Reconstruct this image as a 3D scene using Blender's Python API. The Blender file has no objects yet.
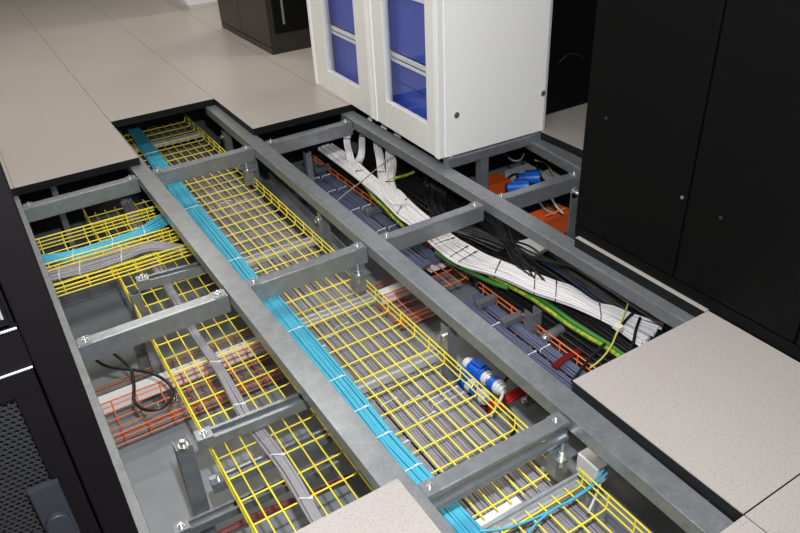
import bpy, bmesh, math, random
from mathutils import Vector, Matrix
random.seed(7)
SC = bpy.context.scene
COL = SC.collection
V = Vector

# ------------------------------------------------------------------ materials
def new_mat(name):
    m = bpy.data.materials.new(name); m.use_nodes = True
    nt = m.node_tree
    return m, nt, nt.nodes['Principled BSDF']

def simple(name, col, rough=.5, metal=0., spec=.5, var=.0, vscale=30., coat=0.):
    m, nt, b = new_mat(name)
    b.inputs['Base Color'].default_value = (*col, 1)
    b.inputs['Roughness'].default_value = rough
    b.inputs['Metallic'].default_value = metal
    b.inputs['Specular IOR Level'].default_value = spec
    b.inputs['Coat Weight'].default_value = coat
    if var > 0:
        tc = nt.nodes.new('ShaderNodeTexCoord'); n = nt.nodes.new('ShaderNodeTexNoise')
        n.inputs['Scale'].default_value = vscale; n.inputs['Detail'].default_value = 4
        r = nt.nodes.new('ShaderNodeValToRGB')
        r.color_ramp.elements[0].position = .3; r.color_ramp.elements[1].position = .7
        r.color_ramp.elements[0].color = tuple(c * (1 - var) for c in col) + (1,)
        r.color_ramp.elements[1].color = tuple(min(1, c * (1 + var)) for c in col) + (1,)
        nt.links.new(tc.outputs['Object'], n.inputs['Vector'])
        nt.links.new(n.outputs['Fac'], r.inputs['Fac']); nt.links.new(r.outputs['Color'], b.inputs['Base Color'])
    return m

def laminate(name):
    m, nt, b = new_mat(name)
    tc = nt.nodes.new('ShaderNodeTexCoord')
    n1 = nt.nodes.new('ShaderNodeTexNoise'); n1.inputs['Scale'].default_value = 190; n1.inputs['Detail'].default_value = 2
    n2 = nt.nodes.new('ShaderNodeTexNoise'); n2.inputs['Scale'].default_value = 1.3; n2.inputs['Detail'].default_value = 4
    r1 = nt.nodes.new('ShaderNodeValToRGB'); e = r1.color_ramp.elements
    e[0].position = .36; e[0].color = (.325, .298, .292, 1); e[1].position = .47; e[1].color = (.405, .377, .366, 1)
    r2 = nt.nodes.new('ShaderNodeValToRGB'); e = r2.color_ramp.elements
    e[0].position = .3; e[0].color = (.93, .92, .90, 1); e[1].position = .7; e[1].color = (1, 1, 1, 1)
    mx = nt.nodes.new('ShaderNodeMixRGB'); mx.blend_type = 'MULTIPLY'; mx.inputs[0].default_value = 1
    for n in (n1, n2): nt.links.new(tc.outputs['Object'], n.inputs['Vector'])
    nt.links.new(n1.outputs['Fac'], r1.inputs['Fac']); nt.links.new(n2.outputs['Fac'], r2.inputs['Fac'])
    nt.links.new(r1.outputs['Color'], mx.inputs[1]); nt.links.new(r2.outputs['Color'], mx.inputs[2])
    nt.links.new(mx.outputs['Color'], b.inputs['Base Color'])
    b.inputs['Roughness'].default_value = .32; b.inputs['Specular IOR Level'].default_value = .45
    return m

def galvanised(name, base=(.30, .322, .35), rough=.31, metal=.62):
    m, nt, b = new_mat(name)
    tc = nt.nodes.new('ShaderNodeTexCoord')
    vo = nt.nodes.new('ShaderNodeTexVoronoi'); vo.inputs['Scale'].default_value = 160
    no = nt.nodes.new('ShaderNodeTexNoise'); no.inputs['Scale'].default_value = 22; no.inputs['Detail'].default_value = 6
    ad = nt.nodes.new('ShaderNodeMath'); ad.operation = 'MULTIPLY_ADD'; ad.inputs[1].default_value = .35
    r = nt.nodes.new('ShaderNodeValToRGB'); e = r.color_ramp.elements
    e[0].position = .35; e[0].color = tuple(c * .80 for c in base) + (1,)
    e[1].position = .95; e[1].color = tuple(c * 1.14 for c in base) + (1,)
    nt.links.new(tc.outputs['Object'], vo.inputs['Vector']); nt.links.new(tc.outputs['Object'], no.inputs['Vector'])
    nt.links.new(vo.outputs['Color'], ad.inputs[0]); nt.links.new(no.outputs['Fac'], ad.inputs[2])
    nt.links.new(ad.outputs[0], r.inputs['Fac']); nt.links.new(r.outputs['Color'], b.inputs['Base Color'])
    b.inputs['Metallic'].default_value = metal; b.inputs['Roughness'].default_value = rough
    bp = nt.nodes.new('ShaderNodeBump'); bp.inputs['Strength'].default_value = .06
    nt.links.new(no.outputs['Fac'], bp.inputs['Height']); nt.links.new(bp.outputs['Normal'], b.inputs['Normal'])
    return m

def striped(name, a, c, scale):
    m, nt, b = new_mat(name)
    tc = nt.nodes.new('ShaderNodeTexCoord'); w = nt.nodes.new('ShaderNodeTexNoise')
    w.inputs['Scale'].default_value = scale
    r = nt.nodes.new('ShaderNodeValToRGB'); e = r.color_ramp.elements
    e[0].position = .46; e[0].color = (*a, 1); e[1].position = .54; e[1].color = (*c, 1)
    nt.links.new(tc.outputs['Object'], w.inputs['Vector']); nt.links.new(w.outputs['Fac'], r.inputs['Fac'])
    nt.links.new(r.outputs['Color'], b.inputs['Base Color']); b.inputs['Roughness'].default_value = .4
    return m

def glass_mat(name):
    m = bpy.data.materials.new(name); m.use_nodes = True
    nt = m.node_tree; nt.nodes.clear()
    o = nt.nodes.new('ShaderNodeOutputMaterial'); mix = nt.nodes.new('ShaderNodeMixShader')
    t = nt.nodes.new('ShaderNodeBsdfTransparent'); t.inputs[0].default_value = (.965, .972, .995, 1)
    g = nt.nodes.new('ShaderNodeBsdfGlossy'); g.inputs['Roughness'].default_value = .03
    mix.inputs[0].default_value = .08
    nt.links.new(t.outputs[0], mix.inputs[1]); nt.links.new(g.outputs[0], mix.inputs[2])
    nt.links.new(mix.outputs[0], o.inputs[0])
    return m

M = {
 'laminate': laminate('speckled_laminate'),
 'tile_edge': simple('black_panel_edge', (.007, .008, .009), .5, spec=.2),
 'galv': galvanised('galvanised_steel'),
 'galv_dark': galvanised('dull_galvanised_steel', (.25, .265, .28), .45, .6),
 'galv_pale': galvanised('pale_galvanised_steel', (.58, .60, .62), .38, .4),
 'zinc': simple('bright_zinc', (.72, .74, .76), .25, .9),
 'slab': simple('grey_painted_concrete', (.31, .335, .36), .6, var=.08, vscale=5),
 'yellow': simple('yellow_coated_wire', (.95, .79, .055), .38, var=.06, vscale=9),
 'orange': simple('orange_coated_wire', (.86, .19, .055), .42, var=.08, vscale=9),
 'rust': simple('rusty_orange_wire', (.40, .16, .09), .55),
 'blue': simple('blue_cable_jacket', (.075, .44, .62), .38),
 'grey': simple('grey_cable_jacket', (.30, .29, .32), .45),
 'grey_b': simple('slate_cable_jacket', (.095, .11, .19), .4),
 'white': simple('white_cable_jacket', (.70, .69, .71), .42),
 'black': simple('black_cable_jacket', (.014, .014, .016), .32),
 'green': simple('green_cable_jacket', (.05, .20, .035), .4),
 'ygreen': striped('green_and_yellow_jacket', (.11, .30, .02), (.38, .42, .03), 55),
 'dullyellow': simple('pale_yellow_wire', (.58, .56, .16), .45),
 'navy': simple('dark_blue_jacket', (.006, .014, .045), .35),
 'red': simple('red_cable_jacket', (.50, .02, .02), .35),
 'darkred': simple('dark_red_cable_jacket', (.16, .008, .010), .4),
 'cream': simple('cream_cable_jacket', (.70, .66, .56), .45),
 'tie_w': simple('clear_cable_tie', (.72, .78, .82), .4),
 'tie_k': simple('black_cable_tie', (.02, .02, .022), .4),
 'whitep': simple('white_enamel', (.90, .90, .91), .35, coat=.2),
 'whitep2': simple('pale_grey_enamel', (.78, .78, .765), .4),
 'duct': simple('white_plastic_duct', (.84, .84, .84), .4),
 'rackblue': simple('blue_panel', (.035, .085, .50), .35),
 'rail': simple('white_rail', (.90, .92, .93), .4),
 'dark': simple('dark_plastic', (.02, .02, .022), .5),
 'cleat': simple('dark_grey_cleat', (.12, .125, .145), .4),
 'rackblk': simple('black_rack_steel', (.0032, .0032, .0036), .42, spec=.12),
 'rackblk2': simple('black_textured_rack', (.0032, .0027, .0032), .55, spec=.05),
 'brownblk': simple('brownish_black_panel', (.020, .016, .012), .35),
 'handle': simple('dark_slate_handle', (.011, .012, .016), .5, spec=.25),
 'plugblue': simple('blue_plug_plastic', (.012, .12, .62), .35),
 'plugwhite': simple('white_plug_plastic', (.72, .74, .76), .4),
 'orangep': simple('orange_plastic', (.72, .115, .02), .4),
 'concrete': simple('pale_grey_casting', (.52, .52, .53), .7, var=.1, vscale=12),
 'wall': simple('office_wall_paint', (.55, .54, .52), .8),
 'ceil': simple('ceiling_paint', (.70, .70, .69), .9),
 'glass': glass_mat('cabinet_glass'),
}

# ------------------------------------------------------------------ mesh builder
class MB:
    def __init__(s): s.v = []; s.f = []; s.mi = []; s.sm = []
    def add(s, vs, fs, mi=0, smooth=False):
        o = len(s.v); s.v += [tuple(p) for p in vs]
        for f in fs: s.f.append([i + o for i in f]); s.mi.append(mi); s.sm.append(smooth)
    def box(s, x0, x1, y0, y1, z0, z1, mi=0, top=None):
        vs = [(x0,y0,z0),(x1,y0,z0),(x1,y1,z0),(x0,y1,z0),(x0,y0,z1),(x1,y0,z1),(x1,y1,z1),(x0,y1,z1)]
        s.add(vs, [(0,3,2,1),(0,1,5,4),(1,2,6,5),(2,3,7,6),(3,0,4,7)], mi)
        s.add(vs, [(4,5,6,7)], mi if top is None else top)
    def frame(s, p0, p1, up=(0,0,1)):
        p0 = V(p0); p1 = V(p1); t = (p1 - p0).normalized(); up = V(up)
        if abs(t.dot(up)) > .98: up = V((0,1,0))
        r = t.cross(up).normalized(); u = r.cross(t).normalized()
        return p0, p1, r, u
    def profile(s, prof, p0, p1, up=(0,0,1), mi=0, smooth=False):
        """extrude a closed outline (right, up) from p0 to p1"""
        p0, p1, r, u = s.frame(p0, p1, up); n = len(prof)
        vs = [p0 + r*a + u*b for a, b in prof] + [p1 + r*a + u*b for a, b in prof]
        fs = [(i, (i+1) % n, n + (i+1) % n, n + i) for i in range(n)]
        s.add(vs, fs, mi, smooth)
        s.add(vs, [tuple(range(n-1, -1, -1)), tuple(range(n, 2*n))], mi)
    def bar(s, p0, p1, w, h, up=(0,0,1), mi=0):
        s.profile([(-w/2,-h/2),(w/2,-h/2),(w/2,h/2),(-w/2,h/2)], p0, p1, up, mi)
    def cyl(s, p0, p1, r0, r1=None, n=12, mi=0, caps=True):
        r1 = r0 if r1 is None else r1
        p0, p1, r, u = s.frame(p0, p1)
        c = [(math.cos(2*math.pi*i/n), math.sin(2*math.pi*i/n)) for i in range(n)]
        vs = [p0 + (r*a + u*b)*r0 for a, b in c] + [p1 + (r*a + u*b)*r1 for a, b in c]
        s.add(vs, [(i, (i+1) % n, n + (i+1) % n, n + i) for i in range(n)], mi, True)
        if caps: s.add(vs, [tuple(range(n-1,-1,-1)), tuple(range(n, 2*n))], mi)
    def tube(s, pts, r, n=6, mi=0, closed=False):
        pts = [V(p) for p in pts]; m = len(pts); rings = []
        prev = None
        for i, p in enumerate(pts):
            a = pts[(i-1) % m] if (closed or i > 0) else p
            b = pts[(i+1) % m] if (closed or i < m-1) else p
            t = (b - a)
            t = t.normalized() if t.length > 1e-9 else V((0,0,1))
            if prev is None:
                ref = V((0,0,1)) if abs(t.z) < .9 else V((0,1,0))
                nrm = t.cross(ref).normalized()
            else:
                nrm = (prev - t*prev.dot(t))
                nrm = nrm.normalized() if nrm.length > 1e-6 else t.orthogonal().normalized()
            prev = nrm; bi = t.cross(nrm)
            rings.append([p + (nrm*math.cos(2*math.pi*k/n) + bi*math.sin(2*math.pi*k/n))*r for k in range(n)])
        vs = [q for rg in rings for q in rg]; fs = []
        for i in range(m if closed else m-1):
            j = (i+1) % m
            for k in range(n):
                fs.append((i*n+k, i*n+(k+1) % n, j*n+(k+1) % n, j*n+k))
        s.add(vs, fs, mi, True)
        if not closed: s.add(vs, [tuple(range(n-1,-1,-1)), tuple(range((m-1)*n, m*n))], mi)
    def build(s, name, mats, parent=None, bevel=0., label=None):
        me = bpy.data.meshes.new(name); me.from_pydata(s.v, [], s.f)
        for m in (mats if isinstance(mats, (list, tuple)) else [mats]): me.materials.append(m)
        me.polygons.foreach_set('material_index', s.mi); me.polygons.foreach_set('use_smooth', s.sm)
        me.update()
        o = bpy.data.objects.new(name, me); COL.objects.link(o)
        if parent is not None:
            o.parent = parent; o.matrix_parent_inverse = Matrix.Translation(-V(parent.location))
        if bevel:
            b = o.modifiers.new('edge', 'BEVEL'); b.width = bevel; b.segments = 3; b.limit_method = 'ANGLE'
        if label: o['label'] = label
        return o

def thing(name, loc, label, cat, group=None):
    o = bpy.data.objects.new(name, None); COL.objects.link(o); o.location = loc; o.empty_display_size = .1
    return tag(o, label, cat, group)
def tag(o, label, cat, group=None):
    o['label'] = label; o['category'] = cat
    if group: o['group'] = group
    return o
def struct(o): o['kind'] = 'structure'; return o

def smooth_path(pts, k=6):
    pts = [V(p) for p in pts]
    if len(pts) < 3: return [pts[0].lerp(pts[-1], i/8) for i in range(9)]
    out = []
    for i in range(len(pts)-1):
        p0 = pts[i-1] if i else pts[0]*2 - pts[1]
        p1, p2 = pts[i], pts[i+1]
        p3 = pts[i+2] if i+2 < len(pts) else pts[-1]*2 - pts[-2]
        for j in range(k):
            t = j/k
            out.append(.5*((2*p1) + (p2-p0)*t + (2*p0-5*p1+4*p2-p3)*t*t + (3*p1-p0-3*p2+p3)*t**3))
    out.append(pts[-1]); return out

def single_cable(name, pts, r, mat, label, cat, k=6, n=8):
    b = MB(); b.tube(smooth_path(pts, k), r, n)
    return tag(b.build(name, mat), label, cat)

def edges_of(center, w):
    c = [V(p) for p in center]; L = []; R = []
    for i, p in enumerate(c):
        t = (c[min(i+1, len(c)-1)] - c[max(i-1, 0)]); ww = w[i] if isinstance(w, (list, tuple)) else w
        r = t.cross(V((0,0,1))); r = r.normalized() if r.length > 1e-6 else V((1,0,0))
        L.append(p - r*ww/2); R.append(p + r*ww/2)
    return L, R

def bundle(name, loc_label_cat, L, R, n, rows, r, mat, ties=(), tie_mat=None, group=None, jit=.002, dz=1.75, k=6, twist=0., parent=None):
    label, cat = loc_label_cat
    L = smooth_path(L, k); R = smooth_path(R, k)
    root = parent if parent is not None else thing(name, L[0], label, cat, group)
    m = len(L)
    for j in range(rows):
        for i in range(n):
            t0 = (i + .5 + (.25 if j % 2 else -.25)) / n
            ph = [random.uniform(0, 6.28) for _ in range(4)]; fr = random.uniform(3, 7)
            pts = []
            for q in range(m):
                s = q/(m-1); t = t0 + twist*math.sin(s*fr + ph[3])/n
                p = L[q].lerp(R[q], min(1, max(0, t)))
                p = p + V((jit*math.sin(s*fr*2+ph[0]), jit*math.sin(s*fr*2+ph[1]), j*r*dz + jit*.8*(1+math.sin(s*fr*1.7+ph[2]))))
                pts.append(p)
            b = MB(); b.tube(pts, r*random.uniform(.92, 1.05), 6); b.build('cable', mat, root)
    for s in ties:
        x = s*(m-1); q = min(m-2, int(x)); f = x - q
        a = L[q].lerp(L[q+1], f); c = R[q].lerp(R[q+1], f)
        lat = c - a; hw = lat.length/2 + r*.35; lat.normalize(); cen = (a + c)/2
        tan = ((L[q+1]+R[q+1]) - (L[q]+R[q])).normalized(); up = lat.cross(tan).normalized()
        if up.z < 0: up = -up
        hh = (rows-1)*r*dz/2 + r*1.25; cen = cen + V((0,0,1))*((rows-1)*r*dz/2 + jit*.8)
        b = MB(); ring = []
        for e in range(20):
            an = 2*math.pi*e/20; ca, sa = math.cos(an), math.sin(an)
            pw = .45
            ring.append(cen + lat*hw*math.copysign(abs(ca)**pw, ca) + up*hh*math.copysign(abs(sa)**pw, sa))
        b.tube(ring, .0022, 5, closed=True)
        b.bar(cen + up*hh + lat*hw*.5, cen + up*(hh+.001) + lat*(hw*.5+.012), .006, .005)
        b.build('cable_tie', tie_mat, root)
    return root

def bolt(b, p, r=.008, h=.012, axis=(0,0,1)):
    p = V(p); a = V(axis); b.cyl(p, p + a*h*.35, r*1.7, n=14); b.cyl(p + a*h*.3, p + a*h, r, n=6)

# ------------------------------------------------------------------ camera and light
cam = bpy.data.cameras.new('camera'); co = bpy.data.objects.new('camera', cam); COL.objects.link(co)
cam.sensor_width = 36; cam.lens = 32.1219; cam.clip_start = .02
co.matrix_world = Matrix(((0.848019, 0.314965, -0.426217, 0.010680), (-0.528074, 0.434289, -0.729747, -3.560629), (-0.044744, 0.843914, 0.534610, 1.406338), (0.000000, 0.000000, 0.000000, 1.000000)))
SC.camera = co

def area(name, loc, target, sx, sy, power, col):
    l = bpy.data.lights.new(name, 'AREA'); l.shape = 'RECTANGLE'; l.size = sx; l.size_y = sy; l.energy = power; l.color = col
    o = bpy.data.objects.new(name, l); COL.objects.link(o); o.location = loc
    o.rotation_euler = (V(target) - V(loc)).to_track_quat('-Z', 'Y').to_euler(); return o
area('camera_flash', (0.1032, -3.467, 1.608), (1.0, -1.2, -.1), .05, .035, 57, (.95, .98, 1))
for x, y in ((-.6, -2.4), (.9, -2.4), (.9, .2), (3.2, .4), (.9, 2.8), (3.2, 3.0), (-1.2, 1.2)):
    area('ceiling_lamp', (x, y, 2.66), (x, y, 0), 1.2, .3, 24, (1, .935, .83))
w = bpy.data.worlds.new('room_air'); SC.world = w; w.use_nodes = True
w.node_tree.nodes['Background'].inputs[0].default_value = (.5, .5, .5, 1)
w.node_tree.nodes['Background'].inputs[1].default_value = .10
SC.view_settings.view_transform = 'Standard'; SC.view_settings.look = 'None'
SC.view_settings.gamma = 1; SC.view_settings.use_curve_mapping = False; SC.view_settings.exposure = .16

# ------------------------------------------------------------------ the room
SLAB = -.80
def floor_pieces(rects, name):
    b = MB(); g = .0009; T = .04
    for x0, x1, y0, y1 in rects: b.box(x0+g, x1-g, y0, y1, -T, 0, 1, 0)
    return b.build(name, [M['laminate'], M['tile_edge']])
xs = [-2.4, -1.8, -1.2, -.6, .018, .605, 1.22, 1.815, 2.40, 3.0, 3.6, 4.2, 4.8, 5.4, 6.0]
rects = []
for i in range(len(xs)-1):
    y = .64 if xs[i] < 1.2 else .02
    if xs[i] < .6 or xs[i] > 1.2: rects.append((xs[i], xs[i+1], .015, .64))
    yy = .64
    while yy < 6.0: rects.append((xs[i], xs[i+1], yy, yy+.6)); yy += .6
for i in range(4):                                      # left of the opening
    yy = .015
    while yy > -5.4: rects.append((xs[i], xs[i+1]-(.04 if i == 3 else 0), yy-.6, yy)); yy -= .6
rects += [(2.40, 3.0, -.585, .015)]
for i in range(8, len(xs)-1):                           # right-hand aisle
    yy = .015 if i > 8 else -.585
    while yy > -5.4: rects.append((xs[i], xs[i+1], yy-.6, yy)); yy -= .6
yy = -1.862
for h in (.595, .565, .6, .6, .6, .6): rects.append((1.789 if yy > -2.4 else 1.83, 2.40, yy-h, yy)); yy -= h
fl = struct(floor_pieces(rects, 'floor'))

b = MB(); b.box(-2.4, 6, -5.4, 6.6, SLAB-.1, SLAB); struct(b.build('floor_slab', M['slab']))
b = MB(); b.box(-2.5, 6.1, 6.6, 6.7, SLAB, 2.75); struct(b.build('wall_back', M['wall']))
b = MB(); b.box(6, 6.1, -5.4, 6.6, SLAB, 2.75); struct(b.build('wall_right', M['wall']))
b = MB(); b.box(-2.5, -2.4, -5.4, 6.6, SLAB, 2.75); struct(b.build('wall_left', M['wall']))
b = MB(); b.box(-2.5, 6.1, -5.5, -5.4, SLAB, 2.75); struct(b.build('wall_front', M['wall']))
b = MB(); b.box(-2.5, 6.1, -5.5, 6.7, 2.75, 2.85); struct(b.build('ceiling', M['ceil']))

# floor panels round the near end of the opening, each one liftable
def panel(x0, x1, y0, y1, label):
    b = MB(); g = .001; b.box(x0+g, x1-g, y0+g, y1-g, -.04, -.0035, 0)
    o = thing('floor_panel', ((x0+x1)/2, (y0+y1)/2, -.04), label, 'floor panel', 'loose raised floor panels')
    b.build('panel_core', M['tile_edge'], o)
    c = MB(); c.box(x0+g, x1-g, y0+g, y1-g, -.0035, 0); c.build('laminate_top', M['laminate'], o, label='speckled beige top')
panel(1.212, 1.805, -3.022, -2.458, 'speckled beige floor panel at the right, its corner jutting over the open beams')
panel(1.212, 1.805, -3.60, -3.024, 'beige floor panel in the bottom right corner, beyond the diagonal seam')
panel(.605, 1.210, -3.60, -3.024, 'sliver of beige floor panel at the near end of the middle steel beams')
panel(.018, .603, -3.08, -2.480, 'beige floor panel at bottom centre between the blue cables and left yellow tray')

# ------------------------------------------------------------------ floor beams
def rbox(w, h, t=.003):      # outline of a folded top-hat: flat top, two sides, hollow below
    return [(-w/2, -h), (-w/2+t, -h), (-w/2+t, -t), (w/2-t, -t), (w/2-t, -h), (w/2, -h), (w/2, 0), (-w/2, 0)]
def long_beam(p0, p1, w, label, h=.048, lip=0):
    o = thing('floor_beam', p0, label, 'beam', 'long floor beams'); b = MB()
    b.profile(rbox(w, h), p0, p1); b.build('channel', M['galv'], o, bevel=.005)
    return o
Z = -.04
b1 = long_beam((.585, .62, Z), (.612, -3.03, Z), .08, 'galvanised long beam running along the left edge of the blue cables')
b2 = long_beam((1.202, .66, Z), (1.168, -3.03, Z), .08, 'galvanised long beam right of the main yellow tray, ending under the big panel corner')
b3 = long_beam((1.800, .02, Z), (1.780, -2.60, Z), .08, 'galvanised long beam in front of the white cabinets and black rack')
b4 = long_beam((2.385, -.93, Z), (2.300, -1.87, Z), .085, 'short galvanised beam beside the tiled floor behind the white cabinet')
o = thing('floor_beam', (.012, 0, Z), 'narrow dull beam along the foot of the black perforated rack at left', 'beam', 'long floor beams')
b = MB(); b.profile([(-.014,-.05),(.014,-.05),(.014,0),(-.014,0)], (.010, .05, Z), (.020, -2.60, Z)); b.build('channel', M['galv_dark'], o, bevel=.003)
b = MB(); b.box(-.12, -.005, -.165, -.125, -.125, -.05); b.build('beam_end', M['galv'], o, bevel=.004)
m = MB(); m.bar((2.352, -.95, Z), (2.268, -1.86, Z), .006, .004); m.build('ridge', M['galv'], b4)
# ridge and fixing screws along the top of two long beams
for bm, p0, p1 in ((b2, (1.178, .55, Z), (1.150, -2.9, Z)), (b3, (1.775, -.02, Z), (1.752, -2.5, Z))):
    m = MB(); m.bar(p0, p1, .004, .0026); m.build('ridge', M['galv'], bm)

def hat(w, h, groove=0.):
    if not groove: return [(-w/2, -h), (w/2, -h), (w/2, 0), (-w/2, 0)]
    g = groove
    return [(-w/2, -h), (w/2, -h), (w/2, -h*.74), (w/2-g, -h*.66), (w/2-g, -h*.34), (w/2, -h*.24), (w/2, 0), (-w/2, 0)]
def cross_beam(p0, p1, label, w=.05, h=.076, groove=0., bolts=((0, 1),), clip=None):
    p0 = V(p0); p1 = V(p1); mid = (p0+p1)/2
    o = thing('cross_beam', p0, label, 'beam', 'cross beams between the long beams')
    c = V((0, w/2, 0)); b = MB(); b.profile(hat(w, h, groove), p0 + c, p1 + c); b.build('channel', M['galv'], o, bevel=.005)
    t = (p1-p0).normalized()
    m = MB(); m.bar(p0 + c + t*.006 + V((0,0,.001)), p0 + c + t*.045 + V((0,0,.001)), w*.98, .003)
    m.bar(p1 + c - t*.045 + V((0,0,.001)), p1 + c - t*.006 + V((0,0,.001)), w*.98, .003); m.build('cleat', M['galv'], o)
    for q, s in ((p0, 1), (p1, -1)):
        m = MB(); bolt(m, q + t*s*.028 + c*1.1 + V((0,0,.002)), .006, .013); m.build('bolt', M['zinc'], o)
    if clip is not None:
        q = p1 - t*clip + V((0, .02, -h)); m = MB()
        m.box(q.x-.04, q.x+.045, q.y-.002, q.y+.002, q.z-.03, q.z+.03)
        m.box(q.x-.025, q.x+.045, q.y-.05, q.y+.03, q.z-.034, q.z-.030)
        m.box(q.x-.02, q.x+.03, q.y-.03, q.y+.012, q.z-.12, q.z-.034)
        m.build('hanger_bracket', M['galv'], o, bevel=.003)
        m = MB(); m.cyl((q.x-.005, q.y-.035, q.z-.07), (q.x-.005, q.y-.035, q.z+.02), .006, n=10)
        bolt(m, (q.x-.005, q.y-.035, q.z-.03), .010, .02); m.build('stud', M['zinc'], o)
    return o
ZC = -.048
cross_beam((.024, -.135, ZC), (.548, -.125, ZC), 'cross beam just below the tile edge at far left')
cross_beam((.630, -.125, ZC), (1.155, -.128, ZC), 'cross beam over the far part of the main yellow tray', clip=.05)
cross_beam((1.240, -.128, ZC), (1.755, -.120, ZC), 'cross beam above the four white cable risers')
cross_beam((.030, -1.37, ZC), (.556, -1.37, ZC), 'cross beam at left with black cable loop hanging beneath')
cross_beam((.640, -1.37, ZC), (1.140, -1.372, ZC), 'cross beam over the middle of the main yellow tray', clip=.05)
cross_beam((1.222, -1.372, ZC), (1.728, -1.37, ZC), 'cross beam over the white cable ribbon')
cross_beam((1.815, -1.375, ZC), (2.285, -1.40, ZC), 'cross beam running to the black rack beside blue sockets')
cross_beam((.648, -2.54, ZC), (1.128, -2.545, ZC), 'nearest cross beam, grooved front, over the yellow tray joint', groove=.012, clip=.03)
cross_beam((1.832, -.958, -.006), (2.40, -.974, -.006), 'cross beam under the white cabinet side', h=.05, w=.045)

# ------------------------------------------------------------------ wire cable trays
def rounded(p, r=.016):
    out = [p[0]]
    for i in range(1, len(p)-1):
        a, c, d = V(p[i-1]), V(p[i]), V(p[i+1])
        u = (a-c).normalized()*r; w = (d-c).normalized()*r
        for t in (0, .33, .66, 1): out.append(((c+u)*(1-t)**2 + c*2*t*(1-t) + (c+w)*t*t))
    out.append(p[-1]); return out
def basket(name, axis, a0, a1, c0, c1, z, h, mat, label, cat, pitch=.1, step=.05, r=.0029, skew=0., group=None, walls=(.55, 1), first=.03):
    """wire tray running along axis from a0 to a1, width c0..c1"""
    def q(a, c, zz):
        c = c + skew*(a - a0)
        return V((c, a, zz)) if axis == 'y' else V((a, c, zz))
    o = thing(name, q(a0, (c0+c1)/2, z), label, cat, group)
    b = MB(); n = max(1, round((c1-c0)/step)); s = 1 if a1 > a0 else -1
    for i in range(n+1):
        c = c0 + (c1-c0)*i/n
        b.tube([q(a0, c, z), q((a0+a1)/2, c, z), q(a1, c, z)], r, 6)
    b.build('base_wires', mat, o)
    for c in (c0, c1):
        m = MB()
        for f in walls: m.tube([q(a0, c, z+h*f), q((a0+a1)/2, c, z+h*f), q(a1, c, z+h*f)], r*(1.12 if f == 1 else 1), 6)
        m.build('side_wires', mat, o)
    a = a0 + s*first
    while (a1 - a)*s > 0:
        m = MB()
        m.tube(rounded([q(a, c0, z+h), q(a, c0, z-.003), q(a, c1, z-.003), q(a, c1, z+h)]), r, 6)
        m.build('cross_wire', mat, o); a += s*pitch
    return o
YG = 'yellow wire trays'
main = basket('cable_tray', 'y', 1.24, -2.515, .715, 1.160, -.300, .055, M['yellow'], 'long yellow wire tray in the middle carrying the blue cables', 'cable tray', skew=.0022, group=YG, step=.05)
near = basket('cable_tray', 'y', -2.56, -3.35, .722, 1.168, -.300, .055, M['yellow'], 'near yellow tray section past the grooved cross beam, with teal patch leads', 'cable tray', skew=.0, group=YG, first=.02)
left = basket('cable_tray', 'y', .17, -2.95, .290, .645, -.300, .045, M['yellow'], 'yellow wire tray at left under one thick grey cable strip', 'cable tray', skew=.002, group=YG)
up1 = basket('cable_tray', 'x', -.10, .575, -.470, -.205, -.235, .055, M['yellow'], 'short yellow tray crossing at left with blue cables in it', 'cable tray', group=YG, first=.04, step=.067, walls=(.33, .67, 1))
up2 = basket('cable_tray', 'x', -.10, .600, -.675, -.505, -.235, .055, M['yellow'], 'short yellow tray crossing at left with a grey cable bunch in it', 'cable tray', group=YG, first=.065, step=.067, walls=(.33, .67, 1))
OG = 'orange wire trays'
ob = basket('cable_tray', 'x', -.05, 1.66, -1.215, -1.00, -.655, .055, M['orange'], 'deep orange wire tray crossing under the yellow trays beside the white duct', 'cable tray', group=OG, step=.054)
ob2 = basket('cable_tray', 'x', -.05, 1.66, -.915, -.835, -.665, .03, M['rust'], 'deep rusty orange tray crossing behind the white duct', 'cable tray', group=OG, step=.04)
oa = basket('cable_tray', 'y', .35, -1.30, 1.47, 1.700, -.46, .06, M['orange'], 'far orange wire tray with slate cables beside the white ribbon', 'cable tray', group=OG)
oa2 = basket('cable_tray', 'y', -1.42, -3.0, 1.44, 1.672, -.46, .06, M['orange'], 'near orange wire tray with slate cables running under the big panel', 'cable tray', group=OG)

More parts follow.
